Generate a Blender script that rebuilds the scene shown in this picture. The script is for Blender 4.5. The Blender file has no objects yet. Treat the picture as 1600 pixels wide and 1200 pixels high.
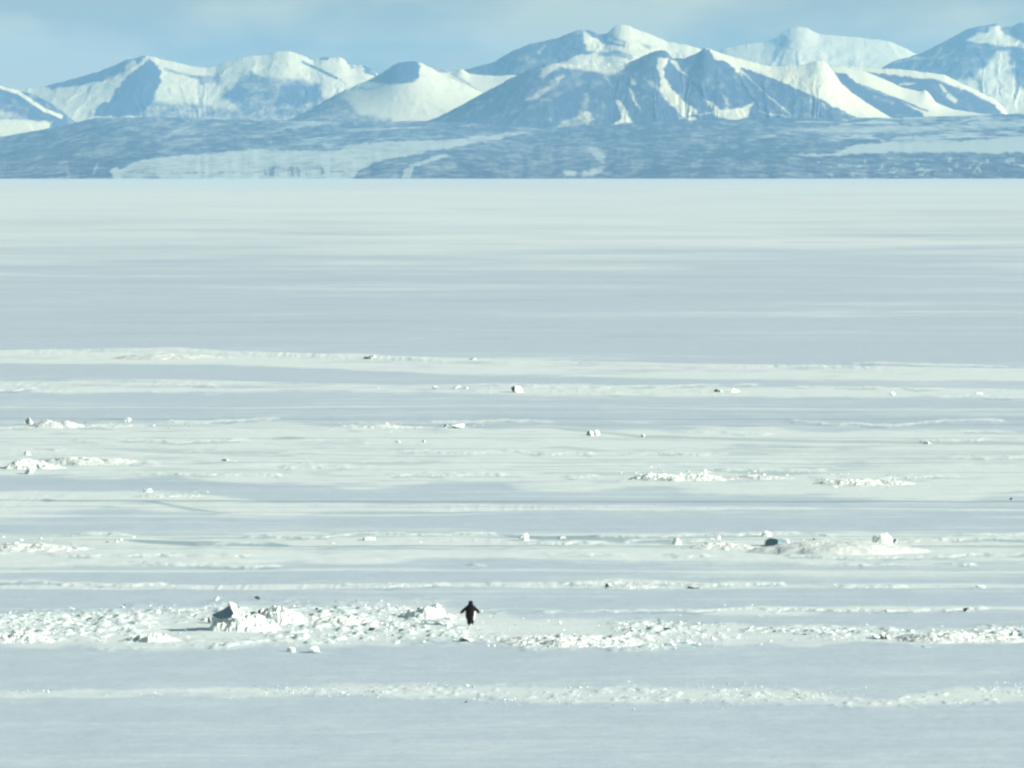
import bpy, bmesh, math, random
import numpy as np
from mathutils import Vector, Matrix

R = math.radians
scene = bpy.context.scene
col = scene.collection

# ------------------------------------------------------------------ camera
F = 11441.0          # focal length in pixels of the 1600 wide photograph
HCAM = 12.3          # camera height above the ice
PITCH = math.atan(328.0 / F)
cam_data = bpy.data.cameras.new('camera')
cam_data.sensor_width = 36.0
cam_data.lens = 36.0 * F / 1600.0
cam_data.clip_start = 1.0
cam_data.clip_end = 150000.0
cam = bpy.data.objects.new('camera', cam_data)
cam.location = (0, 0, HCAM)
cam.rotation_euler = (math.pi / 2 - PITCH, 0, 0)
col.objects.link(cam)
scene.camera = cam

# ------------------------------------------------------------------ light
SUN_EL, SUN_AZ = 21.0, 112.0     # azimuth clockwise from +Y (view direction); 90 = from the right
world = bpy.data.worlds.new('World')
scene.world = world
world.use_nodes = True
wn, wl = world.node_tree.nodes, world.node_tree.links
wn.clear()
w_out = wn.new('ShaderNodeOutputWorld')
w_bg = wn.new('ShaderNodeBackground')
w_bg.inputs['Strength'].default_value = 0.12
sky = wn.new('ShaderNodeTexSky')
sky.sky_type = 'NISHITA'
sky.sun_disc = False
sky.sun_elevation = R(SUN_EL)
sky.sun_rotation = R(SUN_AZ)
sky.altitude = 0
sky.air_density = 1.0
sky.dust_density = 0.3
sky.ozone_density = 2.0
tc = wn.new('ShaderNodeTexCoord')
mp = wn.new('ShaderNodeMapping')
mp.inputs['Scale'].default_value = (26, 26, 80)
nz = wn.new('ShaderNodeTexNoise')
nz.inputs['Scale'].default_value = 1.0
nz.inputs['Detail'].default_value = 4.0
nz.inputs['Roughness'].default_value = 0.5
rp = wn.new('ShaderNodeValToRGB')
rp.color_ramp.elements[0].position = 0.45
rp.color_ramp.elements[0].color = (0, 0, 0, 1)
rp.color_ramp.elements[1].position = 0.60
rp.color_ramp.elements[1].color = (1, 1, 1, 1)
tint = wn.new('ShaderNodeMix')
tint.data_type = 'RGBA'
tint.blend_type = 'MULTIPLY'
tint.inputs['Factor'].default_value = 1.0
cl = wn.new('ShaderNodeMix')         # thin cloud: paler and a little brighter than the gaps
cl.data_type = 'RGBA'
cl.inputs['A'].default_value = (0.39, 0.352, 0.275, 1)
cl.inputs['B'].default_value = (0.76, 0.63, 0.43, 1)
wl.new(tc.outputs['Generated'], mp.inputs['Vector'])
wl.new(mp.outputs['Vector'], nz.inputs['Vector'])
wl.new(nz.outputs['Fac'], rp.inputs['Fac'])
wl.new(rp.outputs['Color'], cl.inputs['Factor'])
wl.new(sky.outputs['Color'], tint.inputs['A'])
wl.new(cl.outputs['Result'], tint.inputs['B'])
wl.new(tint.outputs['Result'], w_bg.inputs['Color'])
wl.new(w_bg.outputs['Background'], w_out.inputs['Surface'])

sun_data = bpy.data.lights.new('sun', 'SUN')
sun_data.energy = 3.6
sun_data.angle = R(0.5)
sun_data.color = (1.0, 0.93, 0.80)
sun = bpy.data.objects.new('sun', sun_data)
sd = Vector((math.sin(R(SUN_AZ)) * math.cos(R(SUN_EL)), math.cos(R(SUN_AZ)) * math.cos(R(SUN_EL)), math.sin(R(SUN_EL))))
sun.rotation_euler = sd.to_track_quat('Z', 'Y').to_euler()
sun.location = (0, 0, 60)
col.objects.link(sun)

scene.view_settings.view_transform = 'Standard'
scene.view_settings.look = 'None'
scene.view_settings.exposure = 0.86
scene.view_settings.gamma = 1.0
scene.view_settings.use_curve_mapping = False
scene.cycles.max_bounces = 4
scene.cycles.volume_bounces = 1
scene.cycles.filter_width = 2.4
scene.cycles.use_denoising = True

# ------------------------------------------------------------------ projection and numeric helpers
cp, sp = math.cos(PITCH), math.sin(PITCH)

def ray(px, py):
    a = (np.asarray(px, float) - 800.0) / F
    b = (600.0 - np.asarray(py, float)) / F
    return a, cp + b * sp, -sp + b * cp

def at_depth(px, py, D):
    dx, dy, dz = ray(px, py)
    k = D / dy
    return dx * k, dy * k, HCAM + dz * k

def ground_pt(px, py, z=0.0):
    dx, dy, dz = ray(px, py)
    k = (z - HCAM) / dz
    return dx * k, dy * k

def to_px(X, Y, Z):
    fz = Y * cp - (Z - HCAM) * sp
    uz = Y * sp + (Z - HCAM) * cp
    return 800.0 + F * X / fz, 600.0 - F * uz / fz

def hash2(ix, iy, seed):
    h = (ix * 374761393 + iy * 668265263 + seed * 1442695041) & 0xFFFFFFFF
    h = ((h ^ (h >> 13)) * 1274126177) & 0xFFFFFFFF
    h = (h ^ (h >> 16)) & 0xFFFFFFFF
    return h.astype(np.float64) / 4294967295.0

def vnoise(x, y, seed=0):
    x = np.asarray(x, float); y = np.asarray(y, float)
    x, y = np.broadcast_arrays(x, y)
    ix = np.floor(x).astype(np.int64); iy = np.floor(y).astype(np.int64)
    fx = x - ix; fy = y - iy
    ux = fx * fx * fx * (fx * (fx * 6 - 15) + 10)
    uy = fy * fy * fy * (fy * (fy * 6 - 15) + 10)
    a = hash2(ix, iy, seed); b = hash2(ix + 1, iy, seed)
    c = hash2(ix, iy + 1, seed); d = hash2(ix + 1, iy + 1, seed)
    return (a + (b - a) * ux) * (1 - uy) + (c + (d - c) * ux) * uy

def fbm(x, y, octaves=4, seed=0, rough=0.5, ridged=False):
    t = 0.0; amp = 1.0; n = 0.0
    for o in range(octaves):
        v = vnoise(x * 2 ** o + 17.3 * o, y * 2 ** o + 9.1 * o, seed + o)
        if ridged:
            v = 1 - np.abs(v * 2 - 1)
        t = t + v * amp; n += amp; amp *= rough
    return t / n

def sstep(a, b, x):
    t = np.clip((x - a) / (b - a), 0, 1)
    return t * t * (3 - 2 * t)

def poly_dist(px, py, poly):
    """signed distance to a closed outline, positive inside"""
    d2 = np.full(px.shape, 1e18); inside = np.zeros(px.shape, bool)
    n = len(poly)
    for i in range(n):
        x0, y0 = poly[i]; x1, y1 = poly[(i + 1) % n]
        ex, ey = x1 - x0, y1 - y0
        t = np.clip(((px - x0) * ex + (py - y0) * ey) / (ex * ex + ey * ey + 1e-9), 0, 1)
        d2 = np.minimum(d2, (px - x0 - t * ex) ** 2 + (py - y0 - t * ey) ** 2)
        if y0 != y1:
            c = ((y0 > py) != (y1 > py)) & (px < ex * (py - y0) / ey + x0)
            inside ^= c
    d = np.sqrt(d2)
    return np.where(inside, d, -d)

def line_dist(px, py, pts):
    d2 = np.full(px.shape, 1e18)
    for (x0, y0), (x1, y1) in zip(pts[:-1], pts[1:]):
        ex, ey = x1 - x0, y1 - y0
        t = np.clip(((px - x0) * ex + (py - y0) * ey) / (ex * ex + ey * ey + 1e-9), 0, 1)
        d2 = np.minimum(d2, (px - x0 - t * ex) ** 2 + (py - y0 - t * ey) ** 2)
    return np.sqrt(d2)

def grid_mesh(name, X, Y, Z, mat, attrs=None, kind='structure', label=None, smooth=True):
    nr, nc = X.shape
    co = np.stack([X, Y, Z], -1).reshape(-1, 3).astype(np.float32)
    idx = np.arange(nr * nc).reshape(nr, nc)
    q = np.stack([idx[:-1, :-1], idx[:-1, 1:], idx[1:, 1:], idx[1:, :-1]], -1).reshape(-1, 4)
    me = bpy.data.meshes.new(name)
    me.vertices.add(len(co)); me.vertices.foreach_set('co', co.ravel())
    me.loops.add(q.size); me.loops.foreach_set('vertex_index', q.ravel().astype(np.int32))
    me.polygons.add(len(q))
    me.polygons.foreach_set('loop_start', np.arange(0, q.size, 4, dtype=np.int32))
    me.polygons.foreach_set('use_smooth', np.full(len(q), smooth))
    me.update(calc_edges=True)
    for k, v in (attrs or {}).items():
        a = me.attributes.new(k, 'FLOAT', 'POINT')
        a.data.foreach_set('value', v.reshape(-1).astype(np.float32))
    me.materials.append(mat)
    o = bpy.data.objects.new(name, me)
    col.objects.link(o)
    if kind: o['kind'] = kind
    if label: o['label'] = label
    return o

def tag(o, label=None, cat=None, group=None, kind=None):
    if label: o['label'] = label
    if cat: o['category'] = cat
    if group: o['group'] = group
    if kind: o['kind'] = kind
    return o

# ------------------------------------------------------------------ materials
def new_mat(name):
    m = bpy.data.materials.new(name); m.use_nodes = True
    nt = m.node_tree
    b = nt.nodes['Principled BSDF']
    return m, nt, b

def mixc(nt, fac, a, b):
    n = nt.nodes.new('ShaderNodeMix'); n.data_type = 'RGBA'
    if hasattr(fac, 'node'): nt.links.new(fac, n.inputs['Factor'])
    else: n.inputs['Factor'].default_value = fac
    for s, v in (('A', a), ('B', b)):
        if hasattr(v, 'node'): nt.links.new(v, n.inputs[s])
        else: n.inputs[s].default_value = (*v, 1)
    return n.outputs['Result']

def math_n(nt, op, a, b=None, clamp=False):
    n = nt.nodes.new('ShaderNodeMath'); n.operation = op; n.use_clamp = clamp
    for i, v in enumerate((a, b)):
        if v is None: continue
        if hasattr(v, 'node'): nt.links.new(v, n.inputs[i])
        else: n.inputs[i].default_value = v
    return n.outputs[0]

def noise_n(nt, scale, detail=3, rough=0.55, vec=None, stretch=None):
    n = nt.nodes.new('ShaderNodeTexNoise')
    n.inputs['Scale'].default_value = scale
    n.inputs['Detail'].default_value = detail
    n.inputs['Roughness'].default_value = rough
    if vec is None:
        g = nt.nodes.new('ShaderNodeNewGeometry'); vec = g.outputs['Position']
    if stretch:
        m = nt.nodes.new('ShaderNodeMapping'); m.inputs['Scale'].default_value = stretch
        nt.links.new(vec, m.inputs['Vector']); vec = m.outputs['Vector']
    nt.links.new(vec, n.inputs['Vector'])
    return n.outputs['Fac']

def maprange(nt, v, a, b, c=0.0, d=1.0):
    n = nt.nodes.new('ShaderNodeMapRange'); n.interpolation_type = 'SMOOTHSTEP'
    nt.links.new(v, n.inputs['Value'])
    for k, x in zip(('From Min', 'From Max', 'To Min', 'To Max'), (a, b, c, d)):
        n.inputs[k].default_value = x
    return n.outputs['Result']

def attr_n(nt, name):
    n = nt.nodes.new('ShaderNodeAttribute'); n.attribute_name = name
    return n.outputs['Fac']

SNOW = (0.855, 0.98, 0.975)
GREY_ICE = (0.60, 0.74, 0.83)
BARE_ICE_SHADE = (0.27, 0.44, 0.50)  # dark ice colour, also used to paint ridge shadows
MSNOW = (0.95, 0.92, 0.62)
ROCK = (0.08, 0.125, 0.205)

# sea ice: wind packed snow over grey ice
ice_mat, nt, b = new_mat('sea_ice')
sn = attr_n(nt, 'snow')
br = attr_n(nt, 'bare_and_shade')
n1 = noise_n(nt, 0.012, 5, 0.6)
n2 = noise_n(nt, 0.35, 5, 0.65)
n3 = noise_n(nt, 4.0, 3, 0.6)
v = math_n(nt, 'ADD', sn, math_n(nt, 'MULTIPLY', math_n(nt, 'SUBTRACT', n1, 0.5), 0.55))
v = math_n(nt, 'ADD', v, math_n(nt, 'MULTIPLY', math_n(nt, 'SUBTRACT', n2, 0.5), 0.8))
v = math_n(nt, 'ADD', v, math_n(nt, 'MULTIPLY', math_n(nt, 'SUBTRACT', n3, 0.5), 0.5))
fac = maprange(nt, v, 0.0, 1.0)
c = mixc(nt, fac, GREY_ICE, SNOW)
c = mixc(nt, br, c, BARE_ICE_SHADE)
nt.links.new(c, b.inputs['Base Color'])
b.inputs['Roughness'].default_value = 0.75
b.inputs['Specular IOR Level'].default_value = 0.15
bp = nt.nodes.new('ShaderNodeBump'); bp.inputs['Strength'].default_value = 0.5; bp.inputs['Distance'].default_value = 0.12
nt.links.new(n2, bp.inputs['Height'])
nt.links.new(bp.outputs['Normal'], b.inputs['Normal'])

# mountain: snow over dark rock, the cover stored per vertex and broken up by noise
def mountain_mat(name, snow, rock, scale=0.02, st=(1, 0.5, 1)):
    m, nt, b = new_mat(name)
    sn = attr_n(nt, 'snow')
    n1 = noise_n(nt, scale, 9, 0.72, None, st)
    n2 = noise_n(nt, scale * 0.25, 4, 0.6, None, st)
    v = math_n(nt, 'ADD', sn, math_n(nt, 'MULTIPLY', math_n(nt, 'SUBTRACT', n1, 0.5), 1.3))
    v = math_n(nt, 'ADD', v, math_n(nt, 'MULTIPLY', math_n(nt, 'SUBTRACT', n2, 0.5), 0.35))
    fac = maprange(nt, v, 0.1, 0.9)
    rk = mixc(nt, n2, tuple(x * 0.8 for x in rock), tuple(x * 1.25 for x in rock))
    c = mixc(nt, fac, rk, snow)
    nt.links.new(c, b.inputs['Base Color'])
    b.inputs['Roughness'].default_value = 0.9
    b.inputs['Specular IOR Level'].default_value = 0.05
    return m
mount_mat = mountain_mat('snow_and_rock', MSNOW, ROCK)
foot_mat = mountain_mat('foothill_snow_and_rock', (0.72, 0.80, 0.70), ROCK, 0.02, (1, 0.10, 1))

block_snow, nt, b = new_mat('packed_snow')
n = noise_n(nt, 6.0, 4, 0.6)
nt.links.new(mixc(nt, n, (0.80, 0.88, 0.88), (0.93, 0.96, 0.93)), b.inputs['Base Color'])
b.inputs['Roughness'].default_value = 0.8
b.inputs['Specular IOR Level'].default_value = 0.2
mound_mat, nt, b = new_mat('drifted_snow')
n = noise_n(nt, 2.5, 5, 0.6)
nt.links.new(mixc(nt, maprange(nt, n, 0.35, 0.65), (0.72, 0.83, 0.83), (0.86, 0.93, 0.90)), b.inputs['Base Color'])
b.inputs['Roughness'].default_value = 0.8
b.inputs['Specular IOR Level'].default_value = 0.15
block_ice_and_shade, nt, b = new_mat('clear_dark_ice_shade')  # dark ice; on block sides it also stands in for shade
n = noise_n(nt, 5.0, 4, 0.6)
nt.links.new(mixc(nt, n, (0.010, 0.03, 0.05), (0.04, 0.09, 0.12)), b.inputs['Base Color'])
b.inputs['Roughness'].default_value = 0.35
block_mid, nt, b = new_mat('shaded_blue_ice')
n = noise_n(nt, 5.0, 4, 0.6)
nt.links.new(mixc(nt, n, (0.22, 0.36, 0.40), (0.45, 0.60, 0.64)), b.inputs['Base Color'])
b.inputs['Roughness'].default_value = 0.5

# ------------------------------------------------------------------ the frozen sea
def axis(vals):
    return np.array(vals, float)
py_rows = np.concatenate([np.arange(1225, 1030, -1.0), np.arange(1030, 925, -0.5), np.arange(925, 600, -0.8),
                          np.arange(600, 290, -0.9), np.arange(290, 277, -0.5)])
Ds = HCAM * cp * 0 + np.array([ground_pt(800, p)[1] for p in py_rows])
Ds = np.concatenate([[-3000, -1000, -300, 0, 40, 80, 110, 130], Ds, [26000, 32000, 40000, 52000, 60000]])
a_in = np.arange(-870, 870.1, 1.8) / F
a_out = np.array([0.08, 0.09, 0.11, 0.14, 0.2, 0.3, 0.45, 0.7, 1.0])
a_all = np.concatenate([-a_out[::-1], a_in, a_out])
DD, AA = np.meshgrid(Ds, a_all, indexing='ij')
GX = AA * np.maximum(DD, 140.0)
GY = DD.copy()
PX, PY = to_px(GX, np.maximum(GY, 140.0), 0.0)

def ribbon(px, py, pts, feather=0.5, warp=0.0, seed=0):
    if px.ndim == 2 and px.shape[0] > 600:      # only the rows near the ribbon
        pad = max(p[2] for p in pts) * 1.8 + warp * 2 + 2
        mid = py[:, py.shape[1] // 2]
        rows = np.where((mid > min(p[1] for p in pts) - pad) & (mid < max(p[1] for p in pts) + pad))[0]
        out = np.zeros(px.shape)
        if len(rows):
            a, b = rows[0], rows[-1] + 1
            out[a:b] = ribbon_rows(px[a:b], py[a:b], pts, feather, warp, seed)
        return out
    return ribbon_rows(px, py, pts, feather, warp, seed)

def ribbon_rows(px, py, pts, feather, warp, seed):
    xs = [p[0] for p in pts]
    c = np.interp(px, xs, [p[1] for p in pts]); t = np.interp(px, xs, [p[2] for p in pts])
    if warp:
        L = np.where(py > 930, 1.0, 2.4)
        c = c + (fbm(px / 90 / L, py / 22, 4, seed, 0.6) - 0.5) * warp * 3.4
        t = t * (0.75 + 0.5 * fbm(px / 60 / L + 50, py / 15, 3, seed + 9))
    d = np.abs(py - c) / np.maximum(t, 0.3)
    return 1 - sstep(1 - feather, 1 + feather * 0.3, d)

snow_ribbons = [   # (points (px, centre, half height), strength, feather, warp)
    ([(-99, 1088, 8), (200, 1082, 8), (500, 1080, 10), (640, 1078, 15), (900, 1088, 15), (1150, 1085, 18), (1300, 1095, 12), (1400, 1095, 8), (1500, 1085, 18), (1700, 1085, 10)], 0.42, 0.7, 5),
    ([(-99, 988, 32), (150, 985, 34), (350, 975, 42), (500, 978, 38), (650, 972, 36), (800, 986, 26), (1000, 992, 24), (1200, 993, 18), (1400, 993, 13), (1700, 989, 11)], 0.60, 0.5, 5),
    ([(-99, 918, 5), (400, 917, 5), (700, 914, 4), (900, 915, 5), (950, 912, 9), (1050, 914, 8), (1100, 916, 4), (1700, 916, 4)], 0.75, 0.6, 1),
    ([(1000, 953, 1), (1100, 955, 4), (1200, 955, 9), (1400, 950, 4), (1700, 950, 4)], 0.55, 0.7, 2),
    ([(-99, 860, 28), (200, 862, 24), (400, 865, 18), (560, 856, 24), (700, 855, 20), (800, 859, 19), (1100, 860, 19), (1300, 858, 26), (1500, 856, 24), (1700, 858, 22)], 0.85, 0.35, 2),
    ([(-99, 843, 8), (150, 842, 8), (230, 845, 3)], 0.5, 0.5, 2),
    ([(-99, 895, 2), (600, 890, 4), (1000, 893, 3), (1700, 895, 4)], 0.3, 0.8, 1),
    ([(-99, 787, 20), (200, 783, 18), (260, 785, 20), (350, 791, 16), (400, 795, 12), (600, 795, 7), (800, 794, 6), (1000, 795, 4), (1200, 795, 3), (1300, 796, 0.5)], 0.8, 0.5, 1.5),
    ([(300, 806, 3), (420, 808, 6), (600, 806, 3), (800, 802, 1)], 0.4, 0.7, 1),
    ([(350, 838, 3), (450, 834, 6), (560, 838, 4), (760, 836, 2)], 0.5, 0.7, 2),
    ([(-99, 700, 46), (200, 702, 45), (280, 704, 48), (400, 708, 50), (700, 712, 46), (900, 714, 50), (1100, 720, 54), (1350, 725, 58), (1600, 728, 52), (1700, 728, 52)], 0.72, 0.22, 3),
    ([(-99, 713, 10), (100, 712, 11), (200, 715, 8), (330, 722, 6), (450, 724, 3)], 0.35, 0.6, 2),
    ([(-99, 604, 15), (200, 605, 13), (400, 606, 9), (600, 608, 7), (800, 609, 9), (1200, 613, 9), (1700, 617, 9)], 0.62, 0.5, 2),
    ([(-99, 636, 1.5), (400, 637, 2), (700, 634, 1), (1300, 640, 1), (1700, 640, 2)], 0.35, 0.7, 1),
    ([(-99, 560, 11), (250, 558, 13), (420, 562, 13), (600, 568, 14), (800, 575, 14), (1200, 582, 13), (1700, 588, 10)], 0.62, 0.35, 1),
    ([(-99, 552, 3), (150, 551, 4), (260, 549, 6), (350, 554, 4), (600, 561, 3), (800, 568, 3), (1150, 573, 3), (1700, 582, 3)], 0.5, 0.6, 0.7),
]
dark_ribbons = [  # ridge shadows and thin melt ice, both painted into the ice colour
    ([(190, 846, 0.5), (230, 849, 3), (300, 852, 5), (420, 853, 5), (460, 856, 1)], 0.75, 0.6, 1),
    ([(780, 836, 0.5), (800, 838, 3), (850, 843, 5), (950, 843, 8), (1052, 844, 9), (1058, 845, 0.5)], 0.6, 0.4, 0),
    ([(1490, 840, 0.5), (1530, 843, 5), (1600, 847, 5), (1700, 848, 5)], 0.6, 0.5, 1),
    ([(490, 860, 0.5), (510, 860, 2), (535, 859, 0.5)], 0.5, 0.5, 1),
    ([(60, 783, 0.5), (72, 783, 3), (95, 784, 1)], 0.8, 0.5, 0),
    ([(150, 793, 0.5), (170, 793, 2), (195, 794, 0.5)], 0.4, 0.5, 0),
    ([(210, 783, 0.5), (240, 786, 2), (300, 797, 3), (345, 802, 0.5)], 0.5, 0.6, 0),
    ([(55, 720, 0.5), (90, 721, 2.5), (210, 725, 2), (230, 726, 0.5)], 0.5, 0.5, 0),
    ([(170, 703, 0.5), (260, 706, 4), (420, 709, 3), (560, 712, 1), (620, 712, 0.5)], 0.3, 0.7, 1),
    ([(420, 686, 0.5), (450, 685, 3), (480, 685, 0.5)], 0.6, 0.5, 0),
    ([(520, 665, 0.5), (540, 666, 3), (590, 665, 2), (610, 664, 0.5)], 0.45, 0.5, 1),
    ([(740, 668, 0.5), (860, 669, 2), (1000, 683, 2.5), (1200, 689, 3), (1400, 693, 3), (1600, 694, 3), (1700, 694, 3)], 0.42, 0.7, 1.5),
    ([(840, 702, 0.5), (880, 700, 3), (930, 705, 3), (960, 705, 0.5)], 0.3, 0.6, 1),
    ([(1100, 735, 0.5), (1140, 738, 3), (1220, 741, 4), (1290, 740, 1), (1310, 740, 0.5)], 0.45, 0.6, 1),
    ([(1340, 718, 0.5), (1480, 717, 4), (1600, 719, 3), (1700, 719, 3)], 0.25, 0.6, 1),
    ([(1100, 706, 1), (1400, 709, 5), (1700, 709, 5)], 0.18, 0.8, 1),
    ([(-99, 750, 4), (150, 752, 6), (300, 755, 5), (420, 760, 1)], 0.12, 0.7, 1),
    ([(650, 640, 8), (1100, 646, 10), (1700, 650, 10)], 0.08, 0.9, 1),
    ([(150, 654, 0.5), (190, 655, 1.6), (200, 655, 0.5)], 0.6, 0.4, 0),
]
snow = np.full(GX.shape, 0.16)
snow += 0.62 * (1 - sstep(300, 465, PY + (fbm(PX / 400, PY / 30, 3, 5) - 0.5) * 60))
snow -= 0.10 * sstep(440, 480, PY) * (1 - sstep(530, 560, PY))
for k, (pts, s, fe, wp) in enumerate(snow_ribbons):
    snow = np.maximum(snow, snow * 0.3 + (s + 0.30) * ribbon(PX, PY, pts, fe, wp, 40 + k))
# fine long streaks
mid = sstep(300, 420, PY) * (1 - sstep(900, 1000, PY) * 0.7)
snow += (fbm(PX / 300, PY / 4, 4, 77, 0.6) - 0.5) * (0.25 + 0.7 * mid)
snow += (fbm(PX / 700, PY / 14, 3, 78, 0.6) - 0.5) * (0.2 + 0.5 * mid)
bare_and_shade = np.zeros(GX.shape)
for k, (pts, s, fe, wp) in enumerate(dark_ribbons):
    bare_and_shade = np.maximum(bare_and_shade, s * ribbon(PX, PY, pts, fe, wp, 140 + k))
streak = sstep(0.60, 0.80, fbm(PX / 130, PY / 3.2, 3, 91, 0.55)) * sstep(640, 660, PY) * (1 - sstep(745, 765, PY))
bare_and_shade = np.maximum(bare_and_shade, streak * 0.30)
bare_and_shade = np.maximum(bare_and_shade, sstep(0.58, 0.8, fbm(PX / 260, PY / 3.5, 3, 92, 0.55)) * 0.14 * (1 - sstep(520, 560, PY)) * sstep(295, 340, PY))

# low broken crests of wind-packed snow with thin shadows painted dark along their near side
crest_lines = [(556, 571, 1.6), (603, 606, 1.8), (612, 620, 1.5), (656, 661, 2.2), (668, 676, 2.0), (690, 688, 1.8), (706, 712, 2.2), (722, 735, 2.5),
               (738, 748, 2.2), (838, 834, 2.4), (850, 846, 2.6), (868, 872, 2.2), (884, 880, 2.0), (912, 914, 2.4), (958, 950, 2.0)]
cres = np.zeros(GX.shape)
P1 = (800 + F * a_all)[None, :]
for i, (ya, yb, th) in enumerate(crest_lines):
    mid = PY[:, PY.shape[1] // 2]
    rows = np.where((mid > min(ya, yb) - 22) & (mid < max(ya, yb) + 26))[0]
    q = slice(rows[0], rows[-1] + 1)
    c = ya + (yb - ya) * P1 / 1600 + (fbm(P1 / 150, P1 * 0, 4, 700 + i, 0.6) - 0.5) * 13
    on = sstep(0.47, 0.62, fbm(P1 / 170, P1 * 0, 4, 730 + i, 0.65))
    jag = fbm(PX[q] / 11, PY[q] / 3.0, 3, 760 + i, 0.6)
    w_ = th * (0.4 + 1.3 * jag)
    k = on * (1 - sstep(0.4, 1.2, np.abs(PY[q] - c) / w_))
    cres[q] = np.maximum(cres[q], k)
    crest_shade = on * sstep(0.45, 0.65, fbm(P1 / 40, P1 * 0, 3, 790 + i)) * 0.45 * (1 - sstep(0.3, 1.1, np.abs(PY[q] - c - w_ - 1.5) / 1.6))
    bare_and_shade[q] = np.maximum(bare_and_shade[q], crest_shade)
bare_and_shade *= 1 - cres
snow = snow + 0.7 * cres

# relief: pressure ridges, drifts and a fine crust
rub_a = ribbon(PX, PY, snow_ribbons[1][0], 0.5, 5, 41)
rub_b = ribbon(PX, PY, snow_ribbons[0][0], 0.7, 5, 40)
GZ = 0.03 * (fbm(GX / 1.7, GY / 1.7, 4, 3) - 0.5)
lump = fbm(GX / 0.35, GY / 0.9, 3, 11, 0.55)
bump = fbm(GX / 2.5, GY / 4.0, 3, 12, 0.5)
patch = sstep(0.40, 0.62, fbm(GX / 4.0, GY / 9.0, 3, 13, 0.55) + 0.13 * (1 - sstep(1050, 1200, PX)) - 0.10 * sstep(500, 560, PX) * (1 - sstep(620, 650, PX)))
GZ += rub_a * patch * (0.065 * sstep(0.42, 0.80, lump) + 0.05 * bump)
GZ += rub_b * (0.3 + 0.7 * sstep(350, 800, PX)) * 0.025 * sstep(0.50, 0.80, lump)
for k in (4, 7, 10, 11, 12, 14, 15):
    rb = ribbon(PX, PY, snow_ribbons[k][0], snow_ribbons[k][2], snow_ribbons[k][3], 40 + k)
    hgt = {4: 0.07, 7: 0.05, 10: 0.03, 11: 0.12, 12: 0.08, 14: 0.04, 15: 0.18}[k]
    GZ += rb * hgt * (0.35 + 0.65 * fbm(GX / (3.0 if k < 9 else 7.0), GY / 12.0, 4, 20 + k, 0.6))
fine = fbm(GX / 0.5, GY / 7.0, 4, 31, 0.6, ridged=True)
pt2 = sstep(0.40, 0.68, fbm(GX / 9.0, GY / 40.0, 3, 32, 0.55))
crests = np.zeros(GX.shape)
for k in (2, 4, 5, 7, 10, 11, 12, 14, 15):
    crests = np.maximum(crests, ribbon(PX, PY, snow_ribbons[k][0], snow_ribbons[k][2], snow_ribbons[k][3], 40 + k) * {15: 2.0, 12: 1.0, 2: 0.8, 7: 0.5, 5: 0.6}.get(k, 0.0))
GZ += crests * pt2 * 0.018 * sstep(0.40, 0.90, fine)
GZ += cres * 0.06 * (0.3 + 0.7 * fbm(GX / 0.8, GY / 8.0, 3, 33, 0.6))
far = sstep(1200, 3000, GY)
GZ *= (1 - far)
GZ[GY > 26500] = -0.3
fleck = 0.6 * (fbm(PX / 45, PY / 3.0, 4, 95, 0.65) - 0.5) + 0.9 * (fbm(PX / 170, PY / 6.5, 4, 96, 0.6) - 0.5)
bands = np.zeros(GX.shape)
for k in (2, 4, 5, 7, 10, 11, 12, 14, 15):
    bands = np.maximum(bands, ribbon(PX, PY, snow_ribbons[k][0], snow_ribbons[k][2], snow_ribbons[k][3], 40 + k))
snow += 1.6 * bands * fleck
snow -= 0.12 * np.minimum(rub_a, 1) * (1 - patch)
grid_mesh('sea_ice', GX, GY, GZ, ice_mat, {'snow': snow, 'bare_and_shade': bare_and_shade}, 'structure')

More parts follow.
